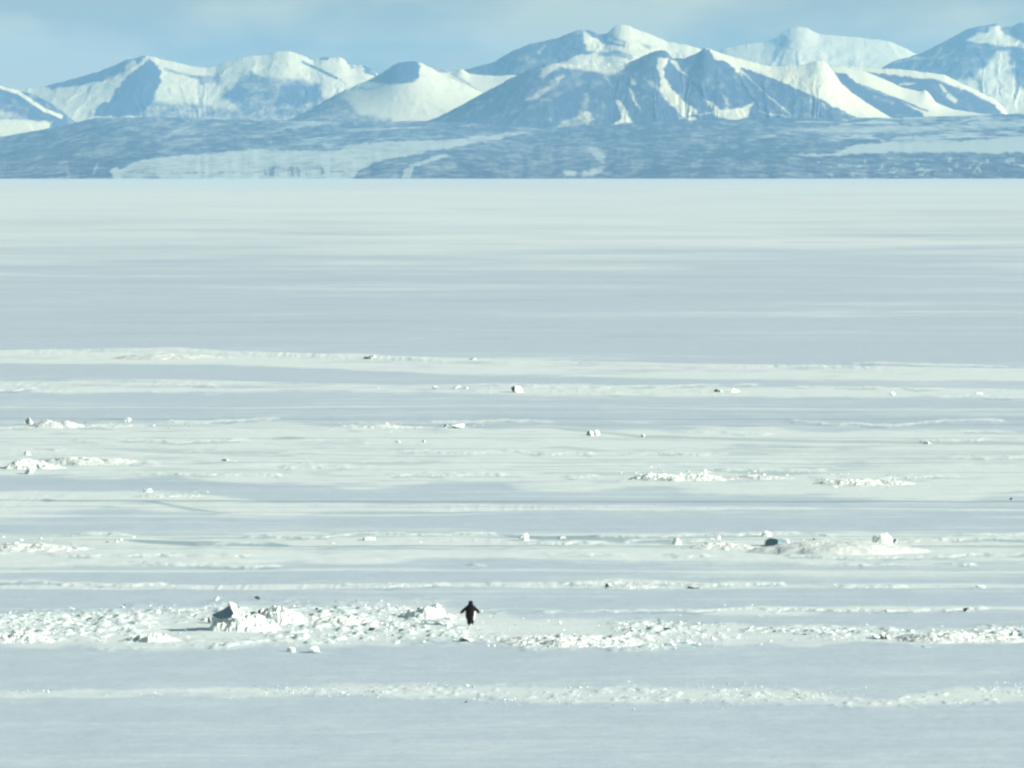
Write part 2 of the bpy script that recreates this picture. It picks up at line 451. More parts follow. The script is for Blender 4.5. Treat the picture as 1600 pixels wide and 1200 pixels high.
# ------------------------------------------------------------------ mountains
def mountain(name, crest, foot_y, D_crest, D_foot, default, patches, relief=18.0, rscale=24.0, slant=0.15,
             step=1.3, nv=110, mat=None, seed=1, soft=2.0, lines=(), back=0.6, crest_rough=1.0, extra=None, kind='structure'):
    """crest: outline of the ridge; the near slope runs from it down and forward to the foot, the far slope behind it.
    patches: (outline, cover) sets the snow cover inside an outline; lines: (points, width, cover)."""
    xs = np.array([p[0] for p in crest], float); ys = np.array([p[1] for p in crest], float)
    px = np.arange(xs[0], xs[-1] + step, step)
    cy = np.interp(px, xs, ys)
    rough_y = crest_rough * ((fbm(px / 9.0, px * 0 + seed, 3, seed, 0.55) - 0.5) * 2.4)
    if callable(foot_y): fy = foot_y(px)
    else: fy = np.full(px.shape, float(foot_y))
    cy = np.minimum(cy, fy - 0.5)
    v = np.linspace(0, 1, nv) ** 1.0                  # 0 foot, 1 crest
    V, P = np.meshgrid(v, px, indexing='ij')
    def blur(a, w):
        n = max(1, int(w / step)); k = np.hanning(2 * n + 3); k /= k.sum()
        return np.convolve(np.pad(a, n + 1, mode='edge'), k, 'valid')
    cy1, cy2, cy3, cy4 = blur(cy, 3), blur(cy, 14), blur(cy, 34), blur(cy, 80)
    lv = [cy1 + rough_y, cy2, cy3, cy4]
    q = np.clip(1 - V, 0, 1)
    Cb = np.broadcast_to(lv[0], P.shape).copy()
    for t0, t1, a, bb in ((0, .15, 0, 1), (.15, .45, 1, 2), (.45, 1.0, 2, 3)):
        m_ = (q >= t0) & (q <= t1)
        k = (q - t0) / (t1 - t0)
        val = np.broadcast_to(lv[a], P.shape) * (1 - k) + np.broadcast_to(lv[bb], P.shape) * k
        Cb = np.where(m_, val, Cb)
    C = np.broadcast_to(cy1, P.shape); Fy = np.broadcast_to(fy, P.shape)
    Yp = Fy + (np.minimum(Cb, Fy - 0.3) - Fy) * V
    full = 0.5 * (Fy.max() - C.min())
    # depth follows height below the highest crest, so gentle flanks lie nearer
    D = D_foot + (D_crest - D_foot) * V
    w = V * (1 - V) * 4
    kern = np.ones(41) / 41
    sl = np.convolve(np.pad(np.gradient(cy, px), 20, mode='edge'), kern, 'valid')
    lean = -np.clip(sl * 3.5, -1.3, 1.3)[None, :]
    us = P + lean * (Yp - C) + (fbm(P / 30, Yp / 20, 4, seed + 5, 0.6) - 0.5) * 34
    rr = fbm(us / (rscale * 1.6), Yp / (rscale * 1.5), 4, seed + 20, 0.5, ridged=True) - 0.5
    m2 = (fbm(P / 22, Yp / 14, 4, seed + 33, 0.5) - 0.5)
    D = D - relief * (rr * 1.5 + m2 * 1.0) * np.minimum(1, w * 1.6)
    # back slope
    nb = 8
    vb = np.linspace(0, 1, nb + 1)[1:]
    X, Y, Z = at_depth(P, Yp, D)
    Zr = Z[-1]; Xr = X[-1]; Yr = Y[-1]
    Xb = np.stack([Xr * (1 + 0 * t) for t in vb]); Yb = np.stack([Yr + (np.maximum(Zr, 20) * t / back) for t in vb])
    Zb = np.stack([Zr * (1 - t) - 1.0 * t for t in vb])
    # under the foot: a short skirt down to the ice
    Xs, Ys, Zs = X[0:1], Y[0:1] - 1.0, np.full((1, P.shape[1]), -1.0)
    cov = np.full(P.shape, float(default) if default > 0.5 else float(default) + 0.08)
    cov = cov + (fbm(us / 16, Yp / 26, 4, seed + 70, 0.6) - 0.5) * 0.35
    wx = P + (fbm(P / 10, Yp / 7, 4, seed + 50, 0.6) - 0.5) * 9
    wy = Yp + (fbm(P / 10 + 31, Yp / 7, 4, seed + 51, 0.6) - 0.5) * 6
    for pt in patches:
        poly, val = pt[0], pt[1]
        sf = pt[2] if len(pt) > 2 else soft
        sf = sf * 1.5
        k = sstep(-sf, sf, poly_dist(wx, wy, poly))
        cov = cov * (1 - k) + val * k
    for pts, wd, val in lines:
        k = 1 - sstep(wd * 0.5, wd * 1.3, line_dist(P * 0.6 + wx * 0.4, Yp * 0.6 + wy * 0.4, pts))
        cov = cov * (1 - k) + val * k
    if extra is not None:
        cov = extra(P, Yp, cov)
    covb = np.repeat(cov[-1:], nb, 0)
    o = grid_mesh(name, np.concatenate([Xs, X, Xb]), np.concatenate([Ys, Y, Yb]), np.concatenate([Zs, Z, Zb]),
                  mat or mount_mat, {'snow': np.concatenate([cov[:1], cov, covb])}, kind)
    return o

# far white dome, half lost in mist
mountain('mountain', [(1090, 95), (1130, 76), (1165, 69), (1195, 66), (1213, 59), (1220, 52), (1235, 44), (1248, 41), (1262, 44), (1280, 53), (1300, 55), (1340, 58), (1390, 64), (1420, 78), (1460, 100)],
         150, 44000, 43160, 0.95, [([(1217, 58), (1226, 53), (1234, 60), (1238, 76), (1224, 78), (1217, 68)], 0.45)], relief=30, seed=2, rscale=40)
# right hand massif
mountain('mountain', [(1370, 112), (1385, 101), (1395, 96), (1440, 83), (1480, 63), (1510, 46), (1530, 41), (1548, 38), (1556, 36), (1566, 42), (1580, 42), (1592, 36), (1612, 34), (1660, 42), (1720, 70), (1780, 110)],
         190, 40000, 39160, 0.12,
         [([(1510, 62), (1530, 51), (1543, 52), (1546, 40), (1558, 40), (1568, 54), (1600, 66), (1660, 72), (1660, 77), (1600, 74), (1570, 72), (1555, 68), (1530, 67)], 1.0),
          ([(1558, 80), (1573, 80), (1577, 100), (1587, 125), (1600, 143), (1760, 160), (1760, 195), (1545, 190), (1500, 150), (1478, 132), (1500, 126), (1525, 118), (1545, 100)], 0.85, 4)],
         relief=26, seed=3, lines=[([(1420, 92), (1470, 90), (1490, 82)], 2.5, 0.45), ([(1470, 76), (1455, 100)], 3, 0.4), ([(1398, 98), (1430, 90)], 2, 0.5)])
# left hand range
mountain('mountain', [(-140, 150), (-40, 140), (0, 140), (60, 137), (115, 123), (160, 110), (195, 95), (220, 88), (232, 87), (262, 95), (300, 103), (318, 106), (335, 104), (360, 95), (385, 88), (412, 86), (432, 81), (450, 79), (470, 86), (490, 94), (505, 89), (518, 90), (532, 90), (545, 98), (556, 103), (566, 101), (582, 108), (596, 122), (640, 140), (700, 150)],
         197, 37000, 36160, 0.95,
         [([(55, 133), (120, 116), (160, 104), (200, 88), (226, 85), (222, 95), (205, 104), (188, 116), (160, 127), (120, 134), (85, 139)], 0.12),
          ([(232, 90), (247, 103), (252, 115), (249, 130), (242, 150), (235, 165), (215, 182), (146, 182), (150, 168), (170, 158), (180, 142), (198, 120), (216, 106)], 0.0, 2.5),
          ([(345, 152), (362, 135), (378, 116), (392, 110), (410, 118), (440, 124), (470, 122), (500, 130), (506, 150), (530, 162), (565, 172), (590, 190), (590, 215), (380, 215), (370, 168)], 0.34, 5),
          ([(438, 136), (470, 134), (500, 133), (502, 150), (485, 160), (455, 168), (438, 158)], 0.08, 3),
          ([(350, 150), (365, 138), (372, 128), (384, 140), (380, 158), (362, 162)], 0.15, 3),
          ([(495, 90), (506, 85), (520, 88), (508, 95)], 0.25, 1), ([(543, 96), (550, 95), (556, 107), (550, 108)], 0.3, 1),
          ([(563, 99), (586, 106), (590, 120), (574, 116)], 0.2, 1),
          ([(300, 120), (340, 119), (335, 130), (315, 132)], 0.55, 3),
          ([(235, 158), (300, 160), (400, 175), (420, 200), (200, 200), (215, 180)], 0.42, 4)],
         lines=[([(474, 97), (500, 110), (526, 122)], 3, 0.2), ([(258, 108), (300, 120), (345, 122)], 3, 0.45), ([(208, 98), (200, 106)], 5, 0.7)],
         relief=24, seed=4)
# near left shoulder
mountain('mountain', [(-160, 150), (-80, 128), (-20, 131), (0, 134), (28, 141), (45, 145), (60, 151), (80, 162), (98, 174), (112, 186), (125, 196)],
         240, 33000, 32400, 0.1,
         [([(-160, 182), (-20, 186), (40, 187), (82, 190), (76, 200), (56, 218), (0, 221), (-160, 220)], 0.95, 2),
          ([(-160, 168), (0, 172), (35, 178), (45, 187), (-160, 187)], 0.5, 4)],
         lines=[([(0, 136), (28, 144), (48, 157), (70, 172), (96, 183)], 3.5, 0.9), ([(46, 149), (58, 152), (52, 158)], 1.5, 0.4)], relief=16, seed=5)
# centre far massif
mountain('mountain', [(690, 122), (730, 108), (770, 98), (790, 86), (803, 78), (830, 68), (868, 60), (890, 52), (905, 47), (920, 47), (935, 53), (948, 53), (957, 43), (970, 38), (983, 40), (1000, 48), (1020, 55), (1042, 65), (1075, 70), (1105, 80), (1150, 95), (1200, 112), (1260, 130)],
         165, 36000, 35220, 0.08,
         [([(911, 48), (930, 60), (945, 68), (952, 55), (958, 42), (972, 35), (1002, 46), (1044, 62), (1106, 78), (1280, 130), (1280, 180), (900, 150), (850, 130), (870, 104), (885, 96), (900, 87), (928, 83), (916, 76), (912, 62)], 0.95)],
         lines=[([(918, 49), (932, 57), (945, 66), (975, 72)], 2.2, 0.2), ([(952, 54), (960, 60), (975, 66)], 4, 0.45), ([(938, 84), (965, 83), (985, 90)], 5, 0.4),
                ([(1000, 66), (1015, 75)], 3, 0.6), ([(905, 96), (985, 98)], 1.5, 0.7), ([(852, 72), (842, 82)], 3, 0.5), ([(800, 92), (840, 96)], 3, 0.3)],
         relief=22, seed=6, slant=0.1)
# bright saddle behind the small cone
mountain('mountain', [(640, 130), (672, 108), (690, 107), (705, 112), (722, 108), (735, 116), (770, 118), (800, 117), (840, 120), (880, 140)],
         165, 34500, 34020, 1.0, [([(670, 104), (690, 104), (704, 110), (700, 114), (680, 112)], 0.5, 1.5)],
         lines=[([(705, 114), (730, 130), (745, 142)], 2.5, 0.5)], relief=8, seed=7)
# small cone with its snow fan
mountain('mountain', [(420, 195), (455, 186), (490, 168), (520, 150), (545, 138), (568, 128), (588, 119), (603, 110), (620, 98), (634, 96), (648, 95), (658, 98), (675, 107), (690, 116), (710, 125), (730, 134), (760, 148), (800, 160), (860, 180)],
         195, 33200, 32480, 0.92,
         [([(575, 128), (592, 117), (606, 108), (622, 95), (650, 92), (656, 104), (654, 120), (645, 129), (610, 131)], 0.08, 2),
          ([(505, 140), (530, 142), (545, 160), (560, 175), (610, 184), (620, 210), (400, 210), (400, 150)], 0.36, 5)],
         lines=[([(560, 137), (580, 140), (600, 133)], 3, 0.6)], relief=9, seed=8, rscale=50, slant=0)
# small ridge behind the right hand spurs
mountain('mountain', [(1180, 130), (1250, 110), (1290, 102), (1320, 103), (1350, 106), (1400, 108), (1440, 112), (1478, 118), (1500, 129), (1530, 143), (1556, 156), (1568, 168), (1576, 180), (1585, 192)],
         200, 32600, 32060, 0.95,
         [([(1352, 113), (1390, 116), (1430, 122), (1468, 125), (1500, 137), (1530, 151), (1552, 161), (1568, 180), (1540, 184), (1380, 184), (1370, 140)], 0.08, 2)],
         lines=[([(1470, 133), (1478, 143)], 3, 0.6), ([(1483, 150), (1492, 158)], 5, 0.6), ([(1200, 101), (1300, 101)], 1.5, 0.5), ([(1405, 132), (1430, 130)], 2, 0.5)],
         relief=12, seed=9)
# long spur with a snow crest
mountain('mountain', [(1240, 130), (1280, 106), (1300, 104), (1322, 106), (1352, 112), (1380, 123), (1410, 137), (1438, 143), (1446, 140), (1454, 148), (1462, 160), (1490, 171), (1530, 177), (1580, 181), (1700, 183), (1750, 186)],
         194, 31700, 31220, 0.97,
         [([(1302, 111), (1322, 117), (1340, 130), (1380, 147), (1410, 160), (1432, 172), (1450, 186), (1388, 188), (1355, 165), (1330, 145), (1312, 127)], 0.06, 1.6)],
         lines=[([(1350, 134), (1400, 154), (1450, 174)], 2, 0.3), ([(1368, 152), (1395, 160)], 4, 0.35)],
         relief=8, seed=10, rscale=40, crest_rough=0.4)
# the dark triangular mountain in the middle
mountain('mountain', [(640, 196), (670, 189), (690, 180), (740, 154), (780, 132), (800, 121), (826, 110), (845, 102), (870, 99), (900, 101), (940, 104), (975, 102), (1000, 90), (1018, 82), (1032, 78), (1042, 79), (1050, 91), (1068, 91), (1084, 86), (1094, 80), (1101, 74), (1112, 78), (1130, 84), (1150, 90), (1178, 98), (1205, 104), (1250, 102), (1266, 98), (1276, 94), (1288, 96), (1296, 104), (1304, 116), (1314, 130), (1328, 142), (1350, 158), (1372, 172), (1392, 183), (1410, 190), (1430, 196)],
         204, 30200, 29600, 0.07,
         [([(1102, 70), (1108, 80), (1116, 92), (1140, 99), (1153, 112), (1158, 106), (1180, 112), (1200, 119), (1240, 136), (1280, 154), (1312, 169), (1345, 184), (1400, 186), (1400, 60), (1200, 60)], 1.0, 1.5),
          ([(1028, 93), (1045, 90), (1044, 100), (1037, 110), (1040, 125), (1052, 142), (1070, 160), (1088, 172), (1092, 187), (1072, 187), (1050, 165), (1030, 143), (1033, 125), (1027, 107)], 0.95, 1.5),
          ([(1046, 91), (1056, 95), (1066, 110), (1072, 118), (1058, 110)], 0.85, 1.5),
          ([(962, 154), (973, 159), (981, 175), (989, 192), (952, 195), (972, 187), (966, 170)], 0.8, 1.5),
          ([(985, 119), (994, 125), (993, 133), (986, 130)], 0.75, 1.5), ([(980, 136), (988, 141), (991, 155), (1001, 167), (1001, 173), (991, 163)], 0.75, 1.5),
          ([(947, 119), (962, 136), (953, 133)], 0.5, 1.5), ([(1003, 118), (1020, 128), (1032, 140), (1015, 132)], 0.5, 1.5),
          ([(911, 142), (922, 145), (918, 168), (926, 187), (912, 197), (855, 203), (880, 190), (905, 179)], 0.5, 2.5),
          ([(1104, 157), (1116, 162), (1123, 172), (1147, 170), (1167, 165), (1176, 160), (1168, 182), (1150, 187), (1117, 183)], 0.85, 1.8),
          ([(1127, 147), (1134, 150), (1141, 165), (1135, 163)], 0.6, 1.5), ([(1185, 174), (1200, 176), (1236, 182), (1200, 181)], 0.6, 1.5),
          ([(842, 120), (848, 108), (866, 96), (905, 97), (985, 100), (972, 111), (945, 117), (925, 112), (895, 106), (876, 103), (862, 112), (850, 123)], 0.72, 2.5),
          ([(820, 157), (850, 136), (868, 122), (882, 117), (874, 130), (852, 146), (835, 157)], 0.55, 2.5),
          ([(770, 182), (820, 166), (860, 150), (890, 134), (918, 127), (890, 143), (850, 162), (800, 180)], 0.36, 4)],
         lines=[([(1158, 110), (1200, 150), (1238, 181)], 1.6, 0.5), ([(1062, 185), (1112, 176)], 2, 0.4), ([(1285, 162), (1290, 170)], 2, 0.4)],
         relief=20, seed=11, rscale=30, step=1.1, nv=150)

# foothills: low dark coast with snow streaks, a pale glacier tongue, a speckled cliff at the right
def foot_extra(P, Y, cov):
    t = fbm(P / 60, Y / 5 + P / 160, 4, 301, 0.6)
    sx = sstep(0.48, 0.75, t) * 0.75
    right = sstep(1150, 1300, P)
    upper = 1 - sstep(232, 246, Y)
    cov = np.maximum(cov, sx * (0.55 + 0.6 * right) * upper)
    cov = np.maximum(cov, sstep(0.42, 0.66, fbm(P / 45, Y / 4, 4, 305, 0.6)) * 0.75 * sstep(1220, 1330, P) * (1 - sstep(218, 232, Y)))
    left = (1 - sstep(600, 820, P)) * sstep(200, 300, P)
    cov = np.maximum(cov, sstep(0.45, 0.7, fbm(P / 70, Y / 5 + P / 90, 4, 306, 0.6)) * 0.55 * left * (1 - sstep(228, 240, Y)))
    sp_ = fbm(P / 11, Y / 7, 3, 303, 0.6)
    cov = np.maximum(cov, sstep(0.54, 0.80, sp_) * 0.6 * sstep(1150, 1300, P) * sstep(240, 248, Y))
    cov = np.maximum(cov, sstep(0.58, 0.82, sp_) * 0.5 * sstep(860, 960, P) * sstep(255, 268, Y))
    cr = sstep(0.55, 0.7, fbm(P / 6, Y / 40, 3, 304)) * ribbon(P, Y, [(395, 270, 1), (430, 268, 9), (500, 267, 9), (512, 268, 1)], 0.5)
    return cov * (1 - cr * 0.5)

mountain('foothills', [(-300, 188), (0, 214), (100, 196), (150, 184), (250, 183), (400, 188), (560, 190), (660, 189), (740, 192), (840, 200), (900, 198), (960, 194), (1050, 189), (1150, 187), (1250, 184), (1400, 184), (1540, 179), (1620, 177), (1900, 170)],
         (lambda q: 279.4 - 0.9 * fbm(q / 14, q * 0, 3, 88)), 29000, 19800, 0.20,
         [([(176, 270), (200, 258), (222, 250), (280, 243), (350, 238), (400, 232), (470, 236), (530, 234), (545, 226), (600, 221), (680, 219), (760, 213), (830, 204), (800, 213), (720, 228), (660, 238), (618, 247), (585, 254), (563, 266), (548, 282), (176, 282)], 0.72, 1.5),
          ([(190, 272), (210, 262), (240, 262), (250, 282), (190, 282)], 0.5, 3), ([(395, 258), (500, 258), (505, 266), (400, 268)], 0.55, 3),
          ([(1240, 241), (1300, 240), (1340, 226), (1400, 222), (1500, 221), (1600, 214), (1900, 214), (1900, 236), (1550, 239), (1400, 237), (1310, 242), (1250, 244)], 0.95, 1.8),
          ([(1225, 202), (1300, 198), (1400, 196), (1500, 194), (1620, 186), (1620, 196), (1500, 205), (1400, 208), (1300, 208)], 0.65, 3),
          ([(893, 234), (930, 230), (946, 244), (944, 256), (934, 250), (925, 240)], 0.65, 2), ([(908, 276), (912, 268), (930, 262), (947, 260), (938, 268), (925, 276)], 0.7, 2),
          ([(880, 266), (900, 266), (900, 275), (882, 275)], 0.75, 2), ([(630, 280), (630, 268), (640, 258), (662, 250), (696, 240), (700, 245), (670, 255), (650, 260), (642, 270), (644, 280)], 0.7, 1.2),
          ([(820, 195), (850, 190), (880, 194), (850, 204), (800, 206)], 0.4, 2),
          ([(240, 219), (280, 200), (300, 195), (296, 200), (270, 212), (245, 222)], 0.6, 2), ([(100, 190), (115, 184), (145, 184), (140, 196), (110, 196)], 0.35, 3),
          ([(420, 206), (440, 197), (500, 190), (520, 192), (450, 202), (430, 208)], 0.6, 2)],
         lines=[([(104, 262), (108, 278)], 3, 0.4), ([(145, 272), (153, 256)], 2, 0.5), ([(175, 268), (182, 264)], 4, 0.8)],
         relief=25, seed=12, rscale=45, step=1.1, nv=170, mat=foot_mat, extra=foot_extra, crest_rough=0.5, soft=2, back=0.3)

# ------------------------------------------------------------------ ice blocks and rubble
rng = random.Random(7)

def hull_template(seed, n=14, flat=1.0):
    r = random.Random(seed)
    bm = bmesh.new()
    for _ in range(n):
        v = Vector((r.uniform(-.5, .5), r.uniform(-.5, .5), r.uniform(-.5, .5)))
        v = v.normalized() * r.uniform(.38, .52)
        v.x = max(-.42, min(.42, v.x)); v.y = max(-.42, min(.42, v.y)); v.z = max(-.40, min(.40, v.z))
        bm.verts.new(v)
    res = bmesh.ops.convex_hull(bm, input=bm.verts)
    bmesh.ops.delete(bm, geom=[e for e in res['geom_interior'] if isinstance(e, bmesh.types.BMVert)], context='VERTS')
    bmesh.ops.bevel(bm, geom=list(bm.edges), offset=0.025, segments=1, affect='EDGES', clamp_overlap=True)
    return bm

def ice_chunk(name, px, py, wpx, hpx, label, dark=0.0, seed=None, tilt=0.0, parent=None, group=None, deep=1.0, zoff=0.0, spin=None, cat='ice block'):
    """an angular block of sea ice, base centre standing at the given ground point"""
    X, Y = ground_pt(px, py)
    m = Y / F
    w, h = wpx * m, hpx * m
    bm = hull_template(seed if seed is not None else int(px * 7 + py), 70 if wpx == 32 else 14)
    zmin = min(v.co.z for v in bm.verts)
    for v in bm.verts:
        v.co.z -= zmin
        v.co = Vector((v.co.x * w / 0.84, v.co.y * w * deep / 0.84, v.co.z * h * 1.22 / 0.8))
    bmesh.ops.rotate(bm, verts=bm.verts, cent=(0, 0, 0), matrix=Matrix.Rotation(tilt, 3, 'Y'))
    bmesh.ops.subdivide_edges(bm, edges=list(bm.edges), cuts=2, use_grid_fill=True)
    bm.normal_update()
    for v in bm.verts:
        k = min(w, h) * (0.06 if wpx < 30 else 0.02)
        v.co += Vector((rng.uniform(-k, k), rng.uniform(-k, k), rng.uniform(-k, k)))
    bm.normal_update()
    me = bpy.data.meshes.new(name)
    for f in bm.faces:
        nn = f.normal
        if dark and nn.x < -0.25 * (2 - 2 * dark) and nn.z < 0.6: f.material_index = 1  # left faces, turned from the sun, painted dark: shade set into the colour
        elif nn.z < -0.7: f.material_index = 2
    bm.to_mesh(me); bm.free()
    for mt in (block_snow, block_ice_and_shade, block_mid): me.materials.append(mt)
    o = bpy.data.objects.new(name, me)
    o.location = (X, Y, -0.25 * h + zoff)
    o.rotation_euler = (0, 0, 0 if spin is None else spin)
    col.objects.link(o)
    tag(o, label, cat, group)
    return o

def snow_mound(px, py, wpx, hpx, label, seed, fill=0.0, depth=None, ragged=0.35, name='snow_mound', cat='snow mound', group=None):
    """a drifted hummock of snow and broken ice, a rough dome resting on the ice"""
    X, Y = ground_pt(px, py)
    m = Y / F
    w, h = wpx * m, hpx * m * (1.0 if py > 930 else 0.75)
    dp = depth or max(w * 0.9, 0.8)
    nu, nv_ = 90, 36
    u = np.linspace(-1, 1, nu); v = np.linspace(-1, 1, nv_)
    V, U = np.meshgrid(v, u, indexing='ij')
    r = np.sqrt(U ** 2 + V ** 2)
    ang = np.arctan2(V, U)
    rw = r * (0.80 + 0.55 * fbm(np.cos(ang) * 1.6 + seed, np.sin(ang) * 1.6, 3, seed + 3, 0.6))
    base = np.clip(1 - rw ** 2.6, 0, None)
    prof = 0.25 + 1.1 * fbm((U + seed) * 3.2, V * 1.2 + 3, 4, seed, 0.6) * (1.15 - 0.55 * sstep(-0.6, 0.9, U))
    prof = prof * (1 - fill) + fill * 0.95
    cell = max(0.22, h * 0.5)
    rag = fbm(U * w * 0.5 / cell, V * dp * 0.5 / cell, 4, seed + 5, 0.6, ridged=True) - 0.5
    Z = h * (base * prof + base ** 0.7 * rag * ragged * 1.1) * 1.1 - 0.04 * h - 0.02
    Xg = U * w / 2 + (vnoise(U * 9, V * 9, seed) - .5) * w * 0.03
    Yg = V * dp / 2
    o = grid_mesh(name, Xg, Yg, Z, mound_mat, None, None, label, smooth=False)
    o.location = (X, Y, 0)
    tag(o, label, cat, group)
    return o

BLOCKS = [ # px, py(base), w, h, dark, label
    (575, 563, 14, 8, 1.0, 'small dark-sided ice block on the farthest snow ridge, left of its neighbour'),
    (583, 562, 10, 8, 0.0, 'small white ice block touching a dark one on the farthest snow ridge'),
    (738, 565, 16, 7, 1.0, 'flat ice block with dark left side at the middle of the farthest snow ridge'),
    (812, 569, 9, 5, 1.0, 'tiny dark ice block at the edge of the farthest snow ridge'),
    (680, 609, 11, 7, 0.0, 'small white ice lump on the second snow ridge, left of a pair'),
    (714, 609, 12, 8, 0.0, 'white ice lump sitting close beside another on the second snow ridge'),
    (728, 609, 9, 6, 0.0, 'tiny white ice lump at the right end of a pair on the second snow ridge'),
    (808, 614, 20, 12, 0.2, 'round white ice boulder standing out on the second snow ridge'),
    (1122, 614, 14, 7, 1.0, 'grey low ice block on the second snow ridge right of centre'),
    (1148, 614, 18, 7, 0.7, 'long low ice block beside a grey one on the second snow ridge'),
    (1394, 619, 10, 7, 0.0, 'small bright ice block alone on the right part of the second snow ridge'),
    (1528, 618, 18, 6, 1.0, 'dark low ice block near the right edge on the second snow ridge'),
    (46, 664, 14, 12, 1.0, 'dark upright ice block at the left foot of the big rounded snow mound'),
    (199, 660, 12, 9, 0.5, 'small pale ice block at the right tail of the rounded snow mound'),
    (698, 668, 9, 7, 1.0, 'small dark ice block at the left end of a flat slab on the white plain'),
    (714, 669, 26, 7, 0.6, 'flat white ice slab with shaded underside on the white plain'),
    (922, 681, 11, 9, 1.0, 'dark ice block paired with a bright white one on the white plain'),
    (934, 680, 12, 9, 0.0, 'bright white ice block just right of its dark partner'),
    (1005, 683, 7, 5, 1.0, 'tiny dark ice chip right of the dark and white pair'),
    (1440, 694, 8, 6, 0.0, 'small white ice chip beside a dark one at the right of the plain'),
    (1450, 694, 13, 6, 1.0, 'small dark ice chip beside a white one at the right of the plain'),
    (662, 692, 6, 5, 1.0, 'tiny dark ice chip alone left of centre below the flat slab'),
    (622, 692, 9, 4, 0.0, 'tiny white ice chip alone left of centre below the flat slab'),
    (352, 724, 14, 10, 1.0, 'small tilted ice block with dark tip alone on the white plain at the left'),
    (42, 714, 14, 9, 1.0, 'dark cornered ice block on top of the ragged mound near the left edge'),
    (45, 741, 22, 12, 0.0, 'white ice lump fallen in front of the ragged mound near the left edge'),
    (231, 769, 16, 8, 0.0, 'pale ice lump at the edge of the grey ice on the left'),
    (1580, 781, 6, 4, 1.0, 'tiny dark ice chip by the right edge below the white plain'),
    (819, 847, 18, 15, 0.0, 'upright white ice block at the left start of the grey strip'),
    (878, 843, 16, 6, 1.0, 'thin dark ice slab lying on the grey strip'),
    (1056, 853, 16, 18, 0.0, 'pointed white ice block at the right end of the grey strip'),
    (1122, 844, 9, 9, 1.0, 'small dark ice block standing behind another on the near snow bank'),
    (1127, 852, 13, 9, 1.0, 'small dark ice block standing in front of another on the near snow bank'),
    (1380, 854, 32, 22, 0.0, 'largest round white ice boulder on the near snow bank at the right'),
    (1398, 850, 8, 9, 1.0, 'dark ice fragment leaning against the round white boulder'),
    (577, 846, 26, 9, 0.2, 'low white ice block left of centre on the near snow bank'),
    (951, 917, 12, 7, 1.0, 'dark ice chip in front of the thin snow line right of the penguin'),
    (1086, 919, 28, 4, 1.0, 'thin dark ice sliver lying in the gap of the thin snow line'),
    (1532, 919, 20, 5, 0.0, 'long white ice lump at the right end of the thin snow line'),
    (1510, 955, 12, 8, 1.0, 'dark ice chip alone on grey ice near the right edge'),
    (1386, 956, 12, 5, 0.0, 'white ice chip alone on grey ice right of the rubble belt'),
    (1383, 999, 18, 11, 1.0, 'dark ice block in the thin right part of the rubble belt'),
    (1368, 998, 14, 8, 0.0, 'white ice block left of the dark one in the right part of the rubble belt'),
    (456, 1018, 15, 10, 0.0, 'white ice lump lying alone in front of the rubble belt, left of its twin'),
    (491, 1019, 22, 10, 0.0, 'wider white ice lump lying alone in front of the rubble belt'),
    (366, 986, 14, 9, 1.0, 'dark ice block at the foot of the tallest snow mound'),
    (409, 960, 12, 14, 1.0, 'dark ice block behind the right shoulder of the tallest snow mound'),
    (348, 984, 44, 24, 0.0, 'white ice block under the dark tilted slab on the tallest snow mound'),
    (377, 985, 40, 27, 0.0, 'largest white ice block in the middle of the tallest snow mound'),
    (396, 975, 18, 30, 0.3, 'narrow upright white ice block on the right of the tallest snow mound'),
    (365, 975, 26, 30, 0.2, 'white ice block behind the others at the top of the tallest snow mound'),
    (422, 972, 26, 20, 0.2, 'pale ice block lying right of the narrow upright one'),
    (330, 973, 12, 9, 0.7, 'dark-sided ice block at the left foot of the tallest snow mound'),
    (671, 956, 10, 7, 1.0, 'dark ice chip on top of the low mound left of the penguin'),
    (657, 954, 12, 7, 1.0, 'dark ice chip on the left of the low mound left of the penguin'),
    (683, 960, 26, 17, 0.0, 'bright white wedge of ice on the low mound left of the penguin'),
    (728, 1003, 26, 9, 1.0, 'flat grey ice slab lying in front of the penguin'),
]
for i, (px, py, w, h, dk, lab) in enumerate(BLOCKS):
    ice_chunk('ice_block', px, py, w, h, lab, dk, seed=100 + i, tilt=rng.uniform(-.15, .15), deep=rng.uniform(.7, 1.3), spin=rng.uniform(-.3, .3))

# the dark rounded block in the near snow bank and the tilted dark slab on the tall mound
def slab(name, px, py, pts, thick, label, z0, mats, dark_faces='front', yaw=0.0):
    X, Y = ground_pt(px, py)
    m = Y / F
    bm = bmesh.new()
    fr = [bm.verts.new((x * m, -thick / 2, z * m)) for x, z in pts]
    bk = [bm.verts.new((x * m * 0.93 + 0.03, thick / 2, z * m * 0.9)) for x, z in pts]
    n = len(pts)
    f0 = bm.faces.new(fr); f1 = bm.faces.new(bk[::-1])
    for i in range(n):
        bm.faces.new((fr[i], bk[i], bk[(i + 1) % n], fr[(i + 1) % n]))
    bmesh.ops.recalc_face_normals(bm, faces=list(bm.faces))
    bmesh.ops.bevel(bm, geom=list(bm.edges), offset=0.8 * m, segments=2, affect='EDGES', clamp_overlap=True)
    bm.normal_update()
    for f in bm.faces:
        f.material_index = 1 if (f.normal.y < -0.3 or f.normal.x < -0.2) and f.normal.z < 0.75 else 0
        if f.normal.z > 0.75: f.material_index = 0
    me = bpy.data.meshes.new(name); bm.to_mesh(me); bm.free()
    for mt in mats: me.materials.append(mt)
    o = bpy.data.objects.new(name, me); o.location = (X, Y, z0 * m); o.rotation_euler.z = yaw
    col.objects.link(o); tag(o, label, 'ice block')
    return o

